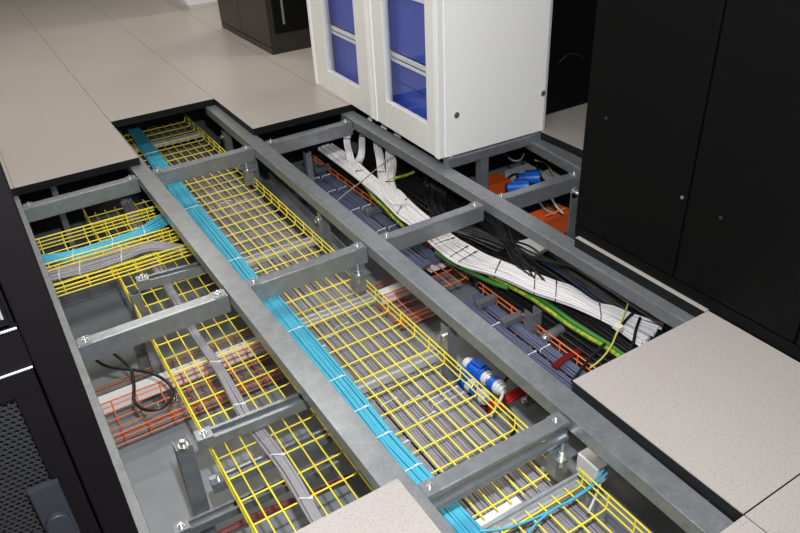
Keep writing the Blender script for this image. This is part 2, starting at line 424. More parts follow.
# ------------------------------------------------------------------ struts and uprights
STRUT = [(-.0205,0),(.0205,0),(.0205,.03),(.011,.03),(.011,.024),(.0175,.024),(.0175,.003),(-.0175,.003),(-.0175,.024),(-.011,.024),(-.011,.03),(-.0205,.03)]
def strut(p0, p1, label, mat='galv', s=1.):
    o = thing('strut_channel', p0, label, 'strut', 'slotted struts under and over the trays')
    b = MB(); b.profile([(a*s, c*s) for a, c in STRUT], p0, p1); b.build('channel', M[mat], o)
    t = (V(p1)-V(p0)).normalized(); m = MB(); m.bar(V(p0)+V((0,0,.034*s)), V(p0)+t*.05+V((0,0,.034*s)), .04*s, .006); m.build('end_plate', M['galv'], o)
    m = MB(); bolt(m, V(p0)+t*.025+V((0,0,.036*s)), .007, .014); m.build('bolt', M['zinc'], o)
def upright(p, label, ztop, w=.042, mat='galv', bolt_at=None, zbot=SLAB, rot=0.):
    x, y = p[0], p[1]
    o = thing('support_post', (x, y, zbot), label, 'post', 'tray support posts')
    t = .004; U = [(-w/2,-w/2),(w/2,-w/2),(w/2,w/2),(w/2-t,w/2),(w/2-t,-w/2+t),(-w/2+t,-w/2+t),(-w/2+t,w/2),(-w/2,w/2)]
    if rot: U = [(a*math.cos(rot)-c*math.sin(rot), a*math.sin(rot)+c*math.cos(rot)) for a, c in U]
    b = MB(); b.profile(U, (x, y, zbot), (x, y, ztop)); b.build('channel', M[mat], o)
    if zbot == SLAB:
        m = MB(); m.box(x-.055, x+.055, y-.055, y+.055, SLAB, SLAB+.006); m.build('base_plate', M['galv'], o, bevel=.002)
        for sx in (-1, 1):
            m = MB(); bolt(m, (x+sx*.042, y-.03, SLAB+.006), .008, .02); m.build('anchor_bolt', M['zinc'], o)
    if bolt_at:
        m = MB(); bolt(m, bolt_at, .011, .022, (-1, 0, 0)); m.build('bolt', M['zinc'], o)
    return o
for y, zb, l in ((-.745, -.338, 'strut under the main yellow tray between the two far cross beams'), (-1.335, -.338, 'pale strut under the main yellow tray just beyond the middle cross beam'),
                 (-1.80, -.338, 'double-lipped strut under the main yellow tray past the middle cross beam'), (-2.545, -.338, 'strut under the joint of the near yellow tray'), (.36, -.338, 'far strut under the main yellow tray by the first cross beam'), (.98, -.338, 'farthest strut under the main yellow tray, by the tile edge')):
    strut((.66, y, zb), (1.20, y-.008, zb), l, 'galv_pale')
strut((.245, -1.875, -.205), (.66, -1.895, -.205), 'bright strut lying over the left yellow tray, its end on a dark post', s=1.2)
strut((.245, -1.93, -.345), (.66, -1.94, -.345), 'strut below the left yellow tray, parallel to the bright one above')
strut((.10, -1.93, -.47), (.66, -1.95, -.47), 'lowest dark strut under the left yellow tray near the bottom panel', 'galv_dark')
strut((.325, -.865, -.205), (.60, -.895, -.205), 'strut over the left yellow tray before the cross beam with cable loop', s=1.2)
upright((1.222, -.79), 'support post between far cross beams on the right of the main yellow tray', -.165, bolt_at=(1.20, -.79, -.20))
upright((1.195, -1.86), 'support post just left of the blue plugs', -.155, bolt_at=(1.174, -1.86, -.20))
upright((1.250, .62), 'dark support post at the far end of the main yellow tray', -.2, bolt_at=(1.228, .62, -.24))
upright((1.235, .16), 'support post just beyond the far cross beam beside the main tray', -.17)
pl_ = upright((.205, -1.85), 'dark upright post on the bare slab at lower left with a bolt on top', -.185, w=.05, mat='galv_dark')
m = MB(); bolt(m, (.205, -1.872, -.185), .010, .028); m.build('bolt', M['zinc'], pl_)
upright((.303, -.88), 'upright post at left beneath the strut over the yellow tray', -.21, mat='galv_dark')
upright((1.662, -1.794, -0.34), 'upright post in front of the orange wires beside the green cable', -.33, bolt_at=None, w=.05)
upright((1.506, -0.0157, -0.2), 'thin upright post at the far end of the far orange tray', -.20, w=.035)
upright((2.05, -.94), 'dark post under the white cabinet side by the orange box', -.057, w=.045)
upright((.20, .42), 'thin pale post in the dark under the tile at far left', -.06, w=.03)
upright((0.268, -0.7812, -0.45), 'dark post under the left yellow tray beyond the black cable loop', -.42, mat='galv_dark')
# bolted side bracket on the right-hand post
q = V((1.659, -1.877, -0.42)); o = thing('pipe_clamp', q, 'round bolted clamp beside the post among the slate cables', 'clamp')
m = MB(); m.cyl(q, q+V((.09, .0, .01)), .022, n=16); m.build('barrel', M['galv'], o)
m = MB(); bolt(m, q, .012, .02, (-1, 0, 0)); m.build('bolt', M['zinc'], o)
# hanging bar in front of the black rack
q = V((2.205, -1.44, -.072)); o = thing('hanger_bar', q, 'flat steel bar with rounded top and bolt in front of the black rack', 'bracket')
m = MB(); m.box(q.x-.026, q.x+.026, q.y-.004, q.y+.004, -.50, q.z-.028)
m.cyl((q.x, q.y-.004, q.z-.028), (q.x, q.y+.004, q.z-.028), .028, n=24); m.build('bar', M['galv_dark'], o)
m = MB(); bolt(m, (q.x+.006, q.y-.004, q.z-.03), .009, .016, (0,-1,0)); m.build('bolt', M['zinc'], o)
# deep channel angled across the slab beside the main tray
m = MB(); m.profile([(-.05,-.03),(.05,-.03),(.05,.03),(.045,.03),(.045,-.025),(-.045,-.025),(-.045,.03),(-.05,.03)], (1.317, 0.2785, -0.42), (1.271, -0.8753, -0.42))
tag(m.build('steel_trough', M['galv_dark']), 'dull steel trough lying between the main yellow tray and the next beam', 'channel')

# white duct and shadowed gear at depth
o = thing('cable_duct', (-.05, -.96, -.66), 'white flat cable duct crossing deep below both yellow trays', 'cable duct')
m = MB(); m.box(-.05, 1.58, -1.0, -.935, -.66, -.615); m.build('duct_body', M['duct'], o, bevel=.003)
m = MB(); m.box(-.05, 1.58, -1.002, -.933, -.615, -.609); m.build('lid', M['duct'], o, bevel=.002)
m = MB(); m.box(1.62, 1.80, -1.10, -1.02, -.50, -.47)
tag(m.build('duct_piece', M['duct'], bevel=.004), 'short white duct piece between the two orange trays by the green cable', 'cable duct')

# ------------------------------------------------------------------ cable bundles
BC = 'cable bundle'
blueR = [(0.8525, 1.285, -0.2895), (0.8371, 0.5777, -0.2895), (0.8173, -0.1297, -0.2895), (0.8096, -0.6883, -0.2895), (0.8035, -0.937, -0.2895), (0.8153, -1.172, -0.2895), (0.8138, -1.508, -0.2895), (0.8125, -1.793, -0.2895), (0.808, -1.984, -0.2895), (0.8054, -2.141, -0.2895), (0.8134, -2.327, -0.2895), (0.8141, -2.434, -0.2895), (0.8173, -2.54, -0.2895), (0.8154, -2.656, -0.2895)]
blueL = [(x - (.068 if i == 0 else .085 if i == 1 else .108), y, z) for i, (x, y, z) in enumerate(blueR)]
bundle('cable_bundle', ('long bundle of bright blue cables along the main yellow tray', BC), blueL, blueR, 12, 2, .0052, M['blue'], (.06, .155, .25, .345, .44, .53, .60, .67, .74, .81), M['tie_w'])
# grey cables on the tier beneath the main tray
for i, xc in enumerate((.79, .865, .945, 1.02, 1.095, 1.165)):
    bundle('cable_bundle', (('grey cable bundle below the main yellow tray, %s' % ('leftmost, under the blue cables', 'second from the blue cables', 'third from the blue cables', 'third from the support posts', 'second from the support posts', 'rightmost, next to the support posts')[i]), BC),
           [(xc-.038+.02, 1.1, -.43), (xc-.037, 0, -.43), (xc-.038, -1.2, -.43), (xc-.037, -2.2, -.43), (xc-.036, -3.3, -.43)], [(xc+.032+.02, 1.1, -.43), (xc+.033, 0, -.43), (xc+.033, -1.2, -.43), (xc+.032, -2.2, -.43), (xc+.034, -3.3, -.43)], 7, 2, .0055, M['grey'], (.2+.01*i, .38+.012*i, .56-.01*i, .64+.01*i, .72-.008*i, .82), M['tie_w'], 'grey cables on the tier below the main tray', jit=.003)
o = thing('tray_deck', (.72, -1, -.46), 'dark steel deck under the grey cables of the main tray', 'tray')
m = MB(); m.box(.735, 1.215, -3.3, 1.1, -.452, -.446); m.build('deck_plate', M['galv_dark'], o)
# left bay
bundle('cable_bundle', ('grey cable strip lying along the left yellow tray', BC), [(0.4834, 0.1813, -0.285), (0.4553, -0.202, -0.285), (0.4359, -0.5981, -0.285), (0.4327, -0.8884, -0.285), (0.4241, -1.186, -0.285), (0.4286, -1.432, -0.285), (0.4209, -1.64, -0.285), (0.4169, -1.755, -0.285), (0.4268, -1.871, -0.285), (0.439, -2.05, -0.285), (0.4344, -2.23, -0.285), (0.4324, -2.348, -0.285)], [(0.5313, 0.16, -0.285), (0.5037, -0.2252, -0.285), (0.4739, -0.6256, -0.285), (0.4646, -0.9112, -0.285), (0.4537, -1.207, -0.285), (0.4594, -1.453, -0.285), (0.4547, -1.657, -0.285), (0.4496, -1.771, -0.285), (0.4647, -1.897, -0.285), (0.4723, -2.073, -0.285), (0.4657, -2.251, -0.285), (0.4624, -2.369, -0.285)], 4, 2, .0058, M['grey'], (.45, .58, .66, .78, .88), M['tie_w'])
bundle('cable_bundle', ('blue cables crossing at left in the upper yellow tray', BC), [(-0.028, -0.2933, -0.215), (0.1011, -0.3445, -0.215), (0.2534, -0.3566, -0.215), (0.416, -0.3493, -0.215), (0.5282, -0.2863, -0.215), (0.6534, -0.1978, -0.215)], [(-0.0411, -0.3878, -0.215), (0.0866, -0.4291, -0.215), (0.2354, -0.4424, -0.215), (0.3964, -0.4276, -0.215), (0.5203, -0.4025, -0.215), (0.6334, -0.3643, -0.215)], 8, 2, .0040, M['blue'], (.28, .50, .72), M['tie_w'])
bundle('cable_bundle', ('grey cables crossing at left below the blue ones', BC), [(-0.0164, -0.4459, -0.215), (0.0788, -0.4747, -0.215), (0.2315, -0.461, -0.215), (0.363, -0.4703, -0.215), (0.4715, -0.494, -0.215), (0.5861, -0.6115, -0.215)], [(-0.0198, -0.5785, -0.215), (0.0607, -0.5797, -0.215), (0.2015, -0.6036, -0.215), (0.3321, -0.5972, -0.215), (0.4489, -0.5767, -0.215), (0.5845, -0.6757, -0.215)], 8, 2, .0045, M['grey'], (.2, .32, .58), M['tie_w'])
# slate cables in the orange trays
def slate(y0, y1, xs_, lab):
    for i, xc in enumerate(xs_):
        bundle('cable_bundle', (lab[i], BC), [(xc-.024, y0, -.445), (xc-.024, (y0+y1)/2, -.445), (xc-.024, y1, -.445)], [(xc+.024, y0, -.445), (xc+.024, (y0+y1)/2, -.445), (xc+.024, y1, -.445)], 4, 2, .0058, M['grey_b'], (.15, .3, .5, .7, .85), M['tie_w'], 'slate cables in the orange trays')
slate(.3, -1.12, (1.51, 1.585, 1.655), ('slate cables in the far orange tray, row nearest the steel beam', 'slate cables in the middle of the far orange tray', 'slate cables in the far orange tray, row nearest the white ribbon'))
slate(-1.45, -3.0, (1.48, 1.555, 1.628), ('slate cables in the near orange tray, row nearest the steel beam', 'slate cables in the middle of the near orange tray', 'slate cables in the near orange tray, row nearest the green cable'))
def cleat(p, label, w=.105):
    x, y, z = p; o = thing('cable_cleat', p, label, 'cable clamp', 'dark clamps over the slate cables')
    m = MB(); m.box(x-w/2, x+w/2, y-.018, y+.018, z-.02, z+.012); m.build('bar', M['cleat'], o, bevel=.006)
    for s in (-1, 1):
        m = MB(); bolt(m, (x+s*w*.38, y, z+.012), .006, .01); m.build('screw', M['galv_dark'], o)
cleat((1.615, -1.543, -0.41), 'dark grey clamp across slate cables at the start of the near orange tray')
cleat((1.624, -1.71, -0.41), 'dark grey clamp across slate cables left of the upright post')
cleat((1.668, 0.1636, -0.41), 'dark grey clamp at the far end of the far orange tray')
cleat((1.648, -0.5085, -0.41), 'dark clamp across the far orange tray just beyond the cross beam')

# white ribbon and its risers into the cabinet
wl = [(1.638, 0.125, -0.27), (1.632, -0.2281, -0.27), (1.621, -0.4445, -0.27), (1.606, -0.6409, -0.27), (1.593, -0.7429, -0.27), (1.573, -0.8996, -0.27), (1.574, -0.9995, -0.27), (1.559, -1.21, -0.27), (1.55, -1.343, -0.27), (1.563, -1.444, -0.27), (1.616, -1.551, -0.27), (1.646, -1.629, -0.27), (1.663, -1.706, -0.27), (1.681, -1.79, -0.27), (1.714, -1.866, -0.27), (1.742, -1.944, -0.27), (1.767, -2.043, -0.27), (1.775, -2.119, -0.27), (1.768, -2.18, -0.27), (1.763, -2.256, -0.27)]
wr = [(1.733, 0.1274, -0.27), (1.73, -0.1308, -0.27), (1.706, -0.3831, -0.27), (1.696, -0.5923, -0.27), (1.73, -0.6477, -0.27), (1.715, -0.7791, -0.27), (1.695, -0.9647, -0.27), (1.681, -1.22, -0.27), (1.686, -1.314, -0.27), (1.692, -1.415, -0.27), (1.709, -1.489, -0.27), (1.729, -1.554, -0.27), (1.746, -1.62, -0.27), (1.777, -1.686, -0.27), (1.805, -1.772, -0.27), (1.829, -1.844, -0.27), (1.825, -1.975, -0.27), (1.857, -2.034, -0.27), (1.877, -2.113, -0.27), (1.92, -2.221, -0.27)]
bundle('cable_bundle', ('broad ribbon of white cables with black ties running to the right-hand panel', BC), wl, wr, 13, 2, .0062, M['white'], (.255, .33, .375, .43, .46, .545, .675, .735, .85), M['tie_k'], jit=.003, k=4, twist=.8)
RG = 'white cable risers'
def riser(pl, w, label, ties):
    pl = [V(pl[0]) + V((.06, .0, .085))] + [V(q) for q in pl]
    L, R = edges_of(pl, w); bundle('cable_bundle', (label, BC), L, R, 5, 2, .0055, M['white'], ties, M['tie_k'], RG, jit=.002)
riser([(1.757, -0.0383, -0.165)] + [(1.712, -0.1457, -0.235)] + [(1.709, -0.1719, -0.262), (1.679, -0.2854, -0.262), (1.649, -0.44, -0.262), (1.639, -0.5846, -0.262), (1.625, -0.7308, -0.262)], .036, 'white cable riser leftmost under the beam, curving right into the ribbon', (.17, .62))
riser([(1.853, -0.0588, -0.17)] + [(1.789, -0.1508, -0.235)] + [(1.768, -0.1595, -0.27), (1.708, -0.2186, -0.27), (1.668, -0.2216, -0.27), (1.652, -0.1921, -0.27)], .034, 'white cable riser second from left, curving back behind the first', (.2, .62))
riser([(1.869, -0.2051, -0.17)] + [(1.81, -0.3202, -0.225)] + [(1.787, -0.3679, -0.25), (1.717, -0.5076, -0.25), (1.64, -0.6873, -0.25), (1.615, -0.8068, -0.25)], .042, 'white cable riser third from left, dropping straight to the ribbon', (.6,))
riser([(1.868, -0.3497, -0.17)] + [(1.84, -0.3912, -0.22)] + [(1.811, -0.4358, -0.25), (1.734, -0.5517, -0.25), (1.671, -0.6963, -0.25), (1.647, -0.8309, -0.25)], .052, 'widest white cable riser, rightmost, beside the yellow-green stub', (.18, .7))

# earth cables
single_cable('earth_cable', [(1.686, 0.1757, -0.3), (1.673, -0.01, -0.3), (1.666, -0.172, -0.3), (1.668, -0.2986, -0.3), (1.649, -0.4348, -0.3), (1.617, -0.5758, -0.3), (1.607, -0.6958, -0.3), (1.588, -0.8161, -0.3), (1.579, -0.9248, -0.3)], .009, M['ygreen'], 'yellow and green earth cable beside the far orange tray', 'cable')
single_cable('earth_cable', [(1.581, -1.21, -0.31), (1.583, -1.319, -0.31), (1.598, -1.397, -0.31), (1.621, -1.508, -0.31), (1.639, -1.579, -0.31), (1.661, -1.632, -0.31)], .010, M['green'], 'dark green cable stub under the white ribbon past the middle cross beam', 'cable')
single_cable('earth_cable', [(1.657, -1.515, -0.31), (1.677, -1.643, -0.31), (1.692, -1.759, -0.31), (1.692, -1.871, -0.31), (1.69, -1.946, -0.31), (1.695, -2.056, -0.31), (1.706, -2.141, -0.31), (1.708, -2.228, -0.31), (1.711, -2.311, -0.31)], .009, M['ygreen'], 'yellow-green earth cable alongside the near orange tray', 'cable')
single_cable('earth_cable', [(1.712, -1.651, -0.325), (1.731, -1.756, -0.325), (1.734, -1.85, -0.325), (1.731, -1.935, -0.325), (1.735, -2.041, -0.325), (1.742, -2.129, -0.325), (1.739, -2.221, -0.325), (1.738, -2.289, -0.325)], .010, M['green'], 'green cable next to the yellow-green one, below the white ribbon', 'cable')
single_cable('earth_cable', [(1.721, -0.5529, -0.24), (1.775, -0.5473, -0.24), (1.83, -0.5502, -0.24), (1.893, -0.5424, -0.24)], .008, M['ygreen'], 'yellow-green stub poking out right of the white risers', 'cable')
o = thing('tag_wire', (1.95, -2.074, -0.2), 'thin pale yellow wire with a small white tag above the white ribbon', 'cable')
m = MB(); m.tube(smooth_path([(1.865, -2.096, -0.19), (1.795, -2.142, -0.19), (1.726, -2.183, -0.19), (1.667, -2.22, -0.19), (1.596, -2.26, -0.19), (1.522, -2.287, -0.19), (1.465, -2.297, -0.19)]), .0032, 6); m.build('wire', M['dullyellow'], o)
q = V((1.701, -2.196, -0.185)); m = MB(); m.box(q.x-.014, q.x+.014, q.y-.016, q.y+.016, q.z-.008, q.z+.008); m.build('label_tag', M['cream'], o, bevel=.002)
single_cable('strap', [(1.861, -2.13, -0.225), (1.8, -2.148, -0.225), (1.726, -2.178, -0.225), (1.67, -2.203, -0.225)], .006, M['black'], 'black strap crossing the end of the white ribbon, left one', 'strap')
single_cable('strap', [(1.851, -2.169, -0.225), (1.783, -2.211, -0.225), (1.733, -2.248, -0.225), (1.671, -2.287, -0.225)], .006, M['black'], 'black strap crossing the end of the white ribbon, right one', 'strap')
single_cable('strap', [(1.698, -2.151, -0.29), (1.623, -2.17, -0.29), (1.546, -2.198, -0.29), (1.452, -2.237, -0.29)], .006, M['black'], 'black lead at the far left corner of the big panel', 'cable')
single_cable('thin_cord', [(1.76, -0.5646, -0.0969)] + [(1.742, -0.4386, -0.2), (1.571, -0.5432, -0.2), (1.427, -0.6233, -0.2), (1.34, -0.6811, -0.2)], .0028, M['grey'], 'thin grey cord crossing diagonally in front of the white risers', 'cable')
single_cable('thin_cord', [(1.6, -0.0323, -0.1454)] + [(1.734, 0.3671, -0.35), (1.661, 0.3036, -0.35)], .003, M['grey'], 'short grey cord end above the far orange tray', 'cable')

# black cables
def blackb(L, R, n, rows, label, r=.008, jit=.008):
    bundle('cable_bundle', (label, BC), L, R, n, rows, r, M['black'], (), None, 'black power cables', jit=jit, twist=1.2)
blackb([(1.80, .2, -.40), (1.76, -.6, -.38), (1.72, -1.2, -.37), (1.75, -1.7, -.37), (1.76, -2.3, -.37), (1.76, -3.0, -.37)], [(2.02, .2, -.40), (2.0, -.6, -.38), (1.98, -1.2, -.37), (1.97, -1.7, -.37), (1.96, -2.3, -.37), (1.96, -3.0, -.37)], 12, 2, 'mass of black power cables right of the white ribbon')
blackb([(2.0, .2, -.44), (1.98, -.9, -.42), (1.98, -1.6, -.40), (1.97, -2.2, -.40), (1.95, -3.0, -.40)], [(2.2, .2, -.44), (2.18, -.9, -.42), (2.16, -1.6, -.40), (2.12, -2.2, -.40), (2.08, -3.0, -.40)], 9, 2, 'deep black power cables under the beam in front of the racks')
blackb([(1.72, .2, -.44), (1.715, -.8, -.44), (1.70, -1.5, -.44), (1.70, -2.3, -.44), (1.70, -3.0, -.44)], [(1.80, .2, -.44), (1.79, -.8, -.44), (1.78, -1.5, -.44), (1.79, -2.3, -.44), (1.80, -3.0, -.44)], 5, 2, 'black cables between the orange tray and the white ribbon')
blackb([(1.86, -0.6783, -0.1124)] + [(1.915, -0.6056, -0.3), (1.802, -0.8136, -0.3), (1.714, -1.049, -0.3), (1.762, -1.228, -0.3), (1.807, -1.395, -0.3)], [(1.86, -0.9123, -0.0941)] + [(1.918, -0.8086, -0.28), (1.811, -0.9624, -0.28), (1.767, -1.108, -0.28), (1.82, -1.244, -0.28), (1.852, -1.425, -0.28)], 9, 2, 'black cables dropping from the white cabinet to the ribbon', r=.006, jit=.004)
blackb([(1.915, -1.103, -0.27), (1.874, -1.281, -0.27), (1.804, -1.454, -0.27), (1.738, -1.59, -0.27), (1.725, -1.696, -0.27)], [(1.987, -1.169, -0.27), (1.901, -1.336, -0.27), (1.832, -1.517, -0.27), (1.793, -1.63, -0.27), (1.765, -1.743, -0.27)], 5, 2, 'loose black leads bending down past the middle cross beam', r=.0055, jit=.006)
blackb([(1.82, -1.377, -0.25), (1.825, -1.51, -0.25), (1.858, -1.637, -0.25), (1.889, -1.758, -0.25)], [(1.861, -1.362, -0.25), (1.873, -1.481, -0.25), (1.89, -1.62, -0.25), (1.944, -1.759, -0.25)], 4, 1, 'shiny black leads lying across by the white plate', r=.005, jit=.006)
single_cable('power_cable', [(1.879, -1.583, -0.28), (1.884, -1.706, -0.28), (1.873, -1.866, -0.28), (1.858, -2.019, -0.28), (1.862, -2.148, -0.28)], .009, M['navy'], 'dark blue cable among the black ones under the front beam', 'cable')
m = MB(); a, c, d, e = [V(p) for p in [(1.932, -1.324, -0.33), (2.07, -1.343, -0.33), (2.074, -1.45, -0.33), (1.947, -1.469, -0.33)]]
m.add([a, c, d, e] + [p - V((0,0,.02)) for p in (a, c, d, e)], [(0,1,2,3),(7,6,5,4),(0,4,5,1),(1,5,6,2),(2,6,7,3),(3,7,4,0)])
tag(m.build('cover_plate', M['duct'], bevel=.002), 'small pale plate among black cables under the front beam', 'plate')

# left bay black loop, red lead, plugs
single_cable('power_cable', [(0.0705, -0.9118, -0.42), (0.1005, -0.9943, -0.42), (0.143, -1.05, -0.42), (0.1821, -1.085, -0.42), (0.2293, -1.133, -0.42), (0.2651, -1.19, -0.42), (0.2876, -1.263, -0.42), (0.2853, -1.323, -0.42), (0.2577, -1.364, -0.42), (0.2191, -1.38, -0.42), (0.1792, -1.362, -0.42), (0.1559, -1.323, -0.42), (0.1508, -1.27, -0.42), (0.1714, -1.189, -0.42), (0.1847, -1.09, -0.42), (0.1717, -1.014, -0.42), (0.1477, -0.9266, -0.42)], .0065, M['black'], 'black cable hanging in a loop over the deep orange tray at left', 'cable', k=5)
bundle('cable_bundle', ('red cables crossing the slab beside the blue plugs', BC), [(1.111, -1.915, -0.6), (1.26, -1.906, -0.6), (1.41, -1.906, -0.6), (1.518, -1.902, -0.6), (1.659, -1.894, -0.6)], [(1.097, -1.962, -0.6), (1.247, -1.95, -0.6), (1.388, -1.953, -0.6), (1.5, -1.947, -0.6), (1.643, -1.937, -0.6)], 4, 2, .007, M['red'], (), None)
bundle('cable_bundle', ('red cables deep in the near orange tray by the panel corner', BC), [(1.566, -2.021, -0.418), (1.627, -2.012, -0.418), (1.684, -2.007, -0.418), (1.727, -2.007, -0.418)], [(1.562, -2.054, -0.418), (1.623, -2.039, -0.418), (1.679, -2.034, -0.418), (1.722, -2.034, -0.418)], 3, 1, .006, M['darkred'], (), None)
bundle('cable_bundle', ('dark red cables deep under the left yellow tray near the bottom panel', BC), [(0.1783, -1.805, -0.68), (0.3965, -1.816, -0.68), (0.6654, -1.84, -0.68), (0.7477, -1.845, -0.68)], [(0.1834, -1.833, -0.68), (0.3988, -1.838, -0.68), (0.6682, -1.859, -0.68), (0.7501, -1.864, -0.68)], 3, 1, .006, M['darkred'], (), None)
def plug(a, c, label, s=1.):
    a = V(a); c = V(c); d = c - a; L_ = d.length; t = d.normalized()
    o = thing('power_connector', a, label, 'plug', 'blue industrial plug couplers')
    def seg(n, f0, f1, r0, r1, mat, nn=18, k=()):
        m = MB(); m.cyl(a + t*L_*f0, a + t*L_*f1, r0*s, r1*s, n=nn)
        for f, rr in k: m.cyl(a + t*L_*f, a + t*L_*(f+.03), rr*s, rr*s, n=nn)
        return m.build(n, M[mat], o, bevel=.002)
    seg('rear_cap', 0, .16, .022, .027, 'plugwhite', k=((.06, .028), (.11, .029)))
    sb = seg('socket_body', .15, .52, .030, .034, 'plugblue', k=((.17, .035), (.42, .038), (.48, .037)))
    up = V((0,0,1)); m = MB(); m.bar(a+t*L_*.2+up*.036*s, a+t*L_*.46+up*.038*s, .030*s, .014*s); m.build('hinged_flap', M['plugblue'], sb, bevel=.003)
    seg('plug_collar', .52, .63, .027, .025, 'plugwhite', k=((.55, .030),))
    seg('contact_sleeve', .62, .70, .023, .023, 'zinc')
    seg('locking_ring', .69, .82, .028, .028, 'plugblue', k=((.73, .030),))
    seg('end_cap', .81, 1.0, .027, .018, 'plugwhite', k=((.85, .028), (.91, .026)))
    return o
plug((1.364, -1.739, -0.5), (1.381, -1.962, -0.5), 'blue and white plug coupler lying clear of the yellow tray', 1.05)
plug((1.298, -1.739, -0.5), (1.29, -1.967, -0.5), 'blue and white plug coupler half hidden behind the yellow tray side', 1.05)
m = MB(); m.bar((1.224, -1.836, -0.55), (1.43, -1.879, -0.55), .04, .02); tag(m.build('support_rail', M['galv_dark']), 'dark rail on which the two blue plug couplers rest', 'rail')
single_cable('power_cable', [(1.385, -1.951, -0.5)] + [(1.357, -1.98, -0.5), (1.317, -2.006, -0.5)] + [(1.232, -2.075, -0.45), (1.19, -2.107, -0.45), (1.165, -2.138, -0.45), (1.148, -2.172, -0.45)], .0065, M['cream'], 'cream cable leaving the outer blue plug', 'cable')
single_cable('power_cable', [(1.212, -2.08, -0.53), (1.218, -2.126, -0.53), (1.257, -2.141, -0.53), (1.31, -2.117, -0.53), (1.343, -2.064, -0.53), (1.363, -1.999, -0.53), (1.396, -1.94, -0.53), (1.443, -1.894, -0.53), (1.489, -1.882, -0.53), (1.511, -1.912, -0.53), (1.513, -1.964, -0.53)], .0065, M['black'], 'black cable curling round behind the outer blue plug', 'cable', k=5)
single_cable('power_cable', [(1.398, -1.65, -0.6), (1.335, -1.715, -0.6), (1.289, -1.786, -0.6), (1.235, -1.82, -0.6)], .006, M['black'], 'black cable behind the half hidden blue plug', 'cable')
single_cable('power_cable', [(1.331, -1.91, -0.55), (1.296, -1.967, -0.55), (1.244, -2.028, -0.55)], .006, M['black'], 'black cable falling from the half hidden blue plug', 'cable')

# near right: patch leads, white box with ribbed top, red and green leads
single_cable('patch_lead', [(0.8063, -2.558, -0.27), (0.8693, -2.589, -0.27), (0.9435, -2.607, -0.27), (1.017, -2.615, -0.27), (1.083, -2.618, -0.27), (1.165, -2.613, -0.27), (1.221, -2.597, -0.27), (1.252, -2.59, -0.27)], .0034, M['blue'], 'teal patch lead sweeping across the near yellow tray', 'cable')
single_cable('patch_lead', [(0.9084, -2.639, -0.265), (0.9636, -2.625, -0.265), (1.025, -2.618, -0.265), (1.096, -2.623, -0.265), (1.179, -2.619, -0.265), (1.237, -2.609, -0.265)], .0034, M['blue'], 'teal patch lead crossing the first one near the support bracket', 'cable')
q = V((1.333, -2.475, -0.38)); o = thing('junction_box', q, 'white box with ribbed top under the beam by the near tray', 'box')
m = MB(); m.box(q.x-.03, q.x+.075, q.y-.045, q.y+.045, q.z-.08, q.z); hs = m.build('housing', M['duct'], o, bevel=.004)
for i in range(7):
    m = MB(); x = q.x + .02 + i*.014; m.box(x-.004, x+.004, q.y-.042, q.y+.05, q.z, q.z+.014); m.build('rib', M['grey'], hs)
bundle('cable_bundle', ('red leads passing under the near yellow tray beside green ones', BC), [(1.324, -2.473, -0.5), (1.404, -2.471, -0.5), (1.505, -2.465, -0.5)], [(1.32, -2.496, -0.5), (1.397, -2.492, -0.5), (1.497, -2.486, -0.5)], 4, 1, .006, M['red'], (), None)
bundle('cable_bundle', ('green leads passing under the near yellow tray beside red ones', BC), [(1.296, -2.464, -0.49), (1.393, -2.458, -0.49), (1.493, -2.452, -0.49)], [(1.298, -2.481, -0.49), (1.391, -2.478, -0.49), (1.494, -2.469, -0.49)], 3, 1, .006, M['green'], (), None)
single_cable('patch_lead', [(1.213, -2.61, -0.3), (1.159, -2.639, -0.3), (1.115, -2.661, -0.3)], .004, M['white'], 'short white lead end on the near yellow tray', 'cable')
m = MB(); m.bar((0.8311, -2.499, -0.335), (0.9995, -2.497, -0.335), .026, .008); tag(m.build('label_strip', M['duct']), 'white strip across grey cables at the near tray joint', 'strip')

# right bay beside the cabinet: orange box, blue sockets, pale casting
q = V((2.333, -0.6875, -0.36)); o = thing('power_box', q, 'orange plastic box beside the dark post under the white cabinet', 'box')
m = MB(); m.box(q.x-.14, q.x+.075, q.y-.07, q.y+.065, q.z-.16, q.z); m.build('housing', M['orangep'], o, bevel=.008)
m = MB(); m.box(q.x-.13, q.x+.065, q.y-.06, q.y+.055, q.z, q.z+.008); m.build('lid', M['orangep'], o, bevel=.003)
def socket(p, ang, label):
    p = V(p); t = V((math.cos(ang), math.sin(ang), .12)).normalized()
    o = thing('socket', p, label, 'plug', 'blue sockets in the right bay'); m = MB()
    m.cyl(p - t*.06, p + t*.045, .028, .033, n=18); m.cyl(p + t*.03, p + t*.055, .038, n=18); sb = m.build('socket_body', M['plugblue'], o, bevel=.002)
    m = MB(); m.bar(p - t*.03 + V((0,0,.034)), p + t*.04 + V((0,0,.036)), .04, .014); m.build('hinged_flap', M['plugblue'], sb, bevel=.003)
    m = MB(); m.cyl(p - t*.075, p - t*.06, .02, .027, n=16); m.build('gland', M['dark'], o)
socket((2.36, -0.8711, -0.34), -.75, 'bright blue socket touching the orange box')
socket((2.481, -0.8207, -0.34), -.75, 'bright blue socket next to the pale casting')
q = V((2.637, -0.6435, -0.4)); m = MB(); m.box(q.x-.13, q.x+.05, q.y-.045, q.y+.08, q.z-.10, q.z)
tag(m.build('concrete_block', M['concrete'], bevel=.012), 'pale grey block behind the blue sockets', 'block')
q = V((2.71, -0.752, -0.4)); m = MB(); m.box(q.x-.04, q.x+.06, q.y-.05, q.y+.05, q.z-.10, q.z)
tag(m.build('concrete_block', M['concrete'], bevel=.012), 'pale grey block right of the black lead near the tiled floor', 'block')
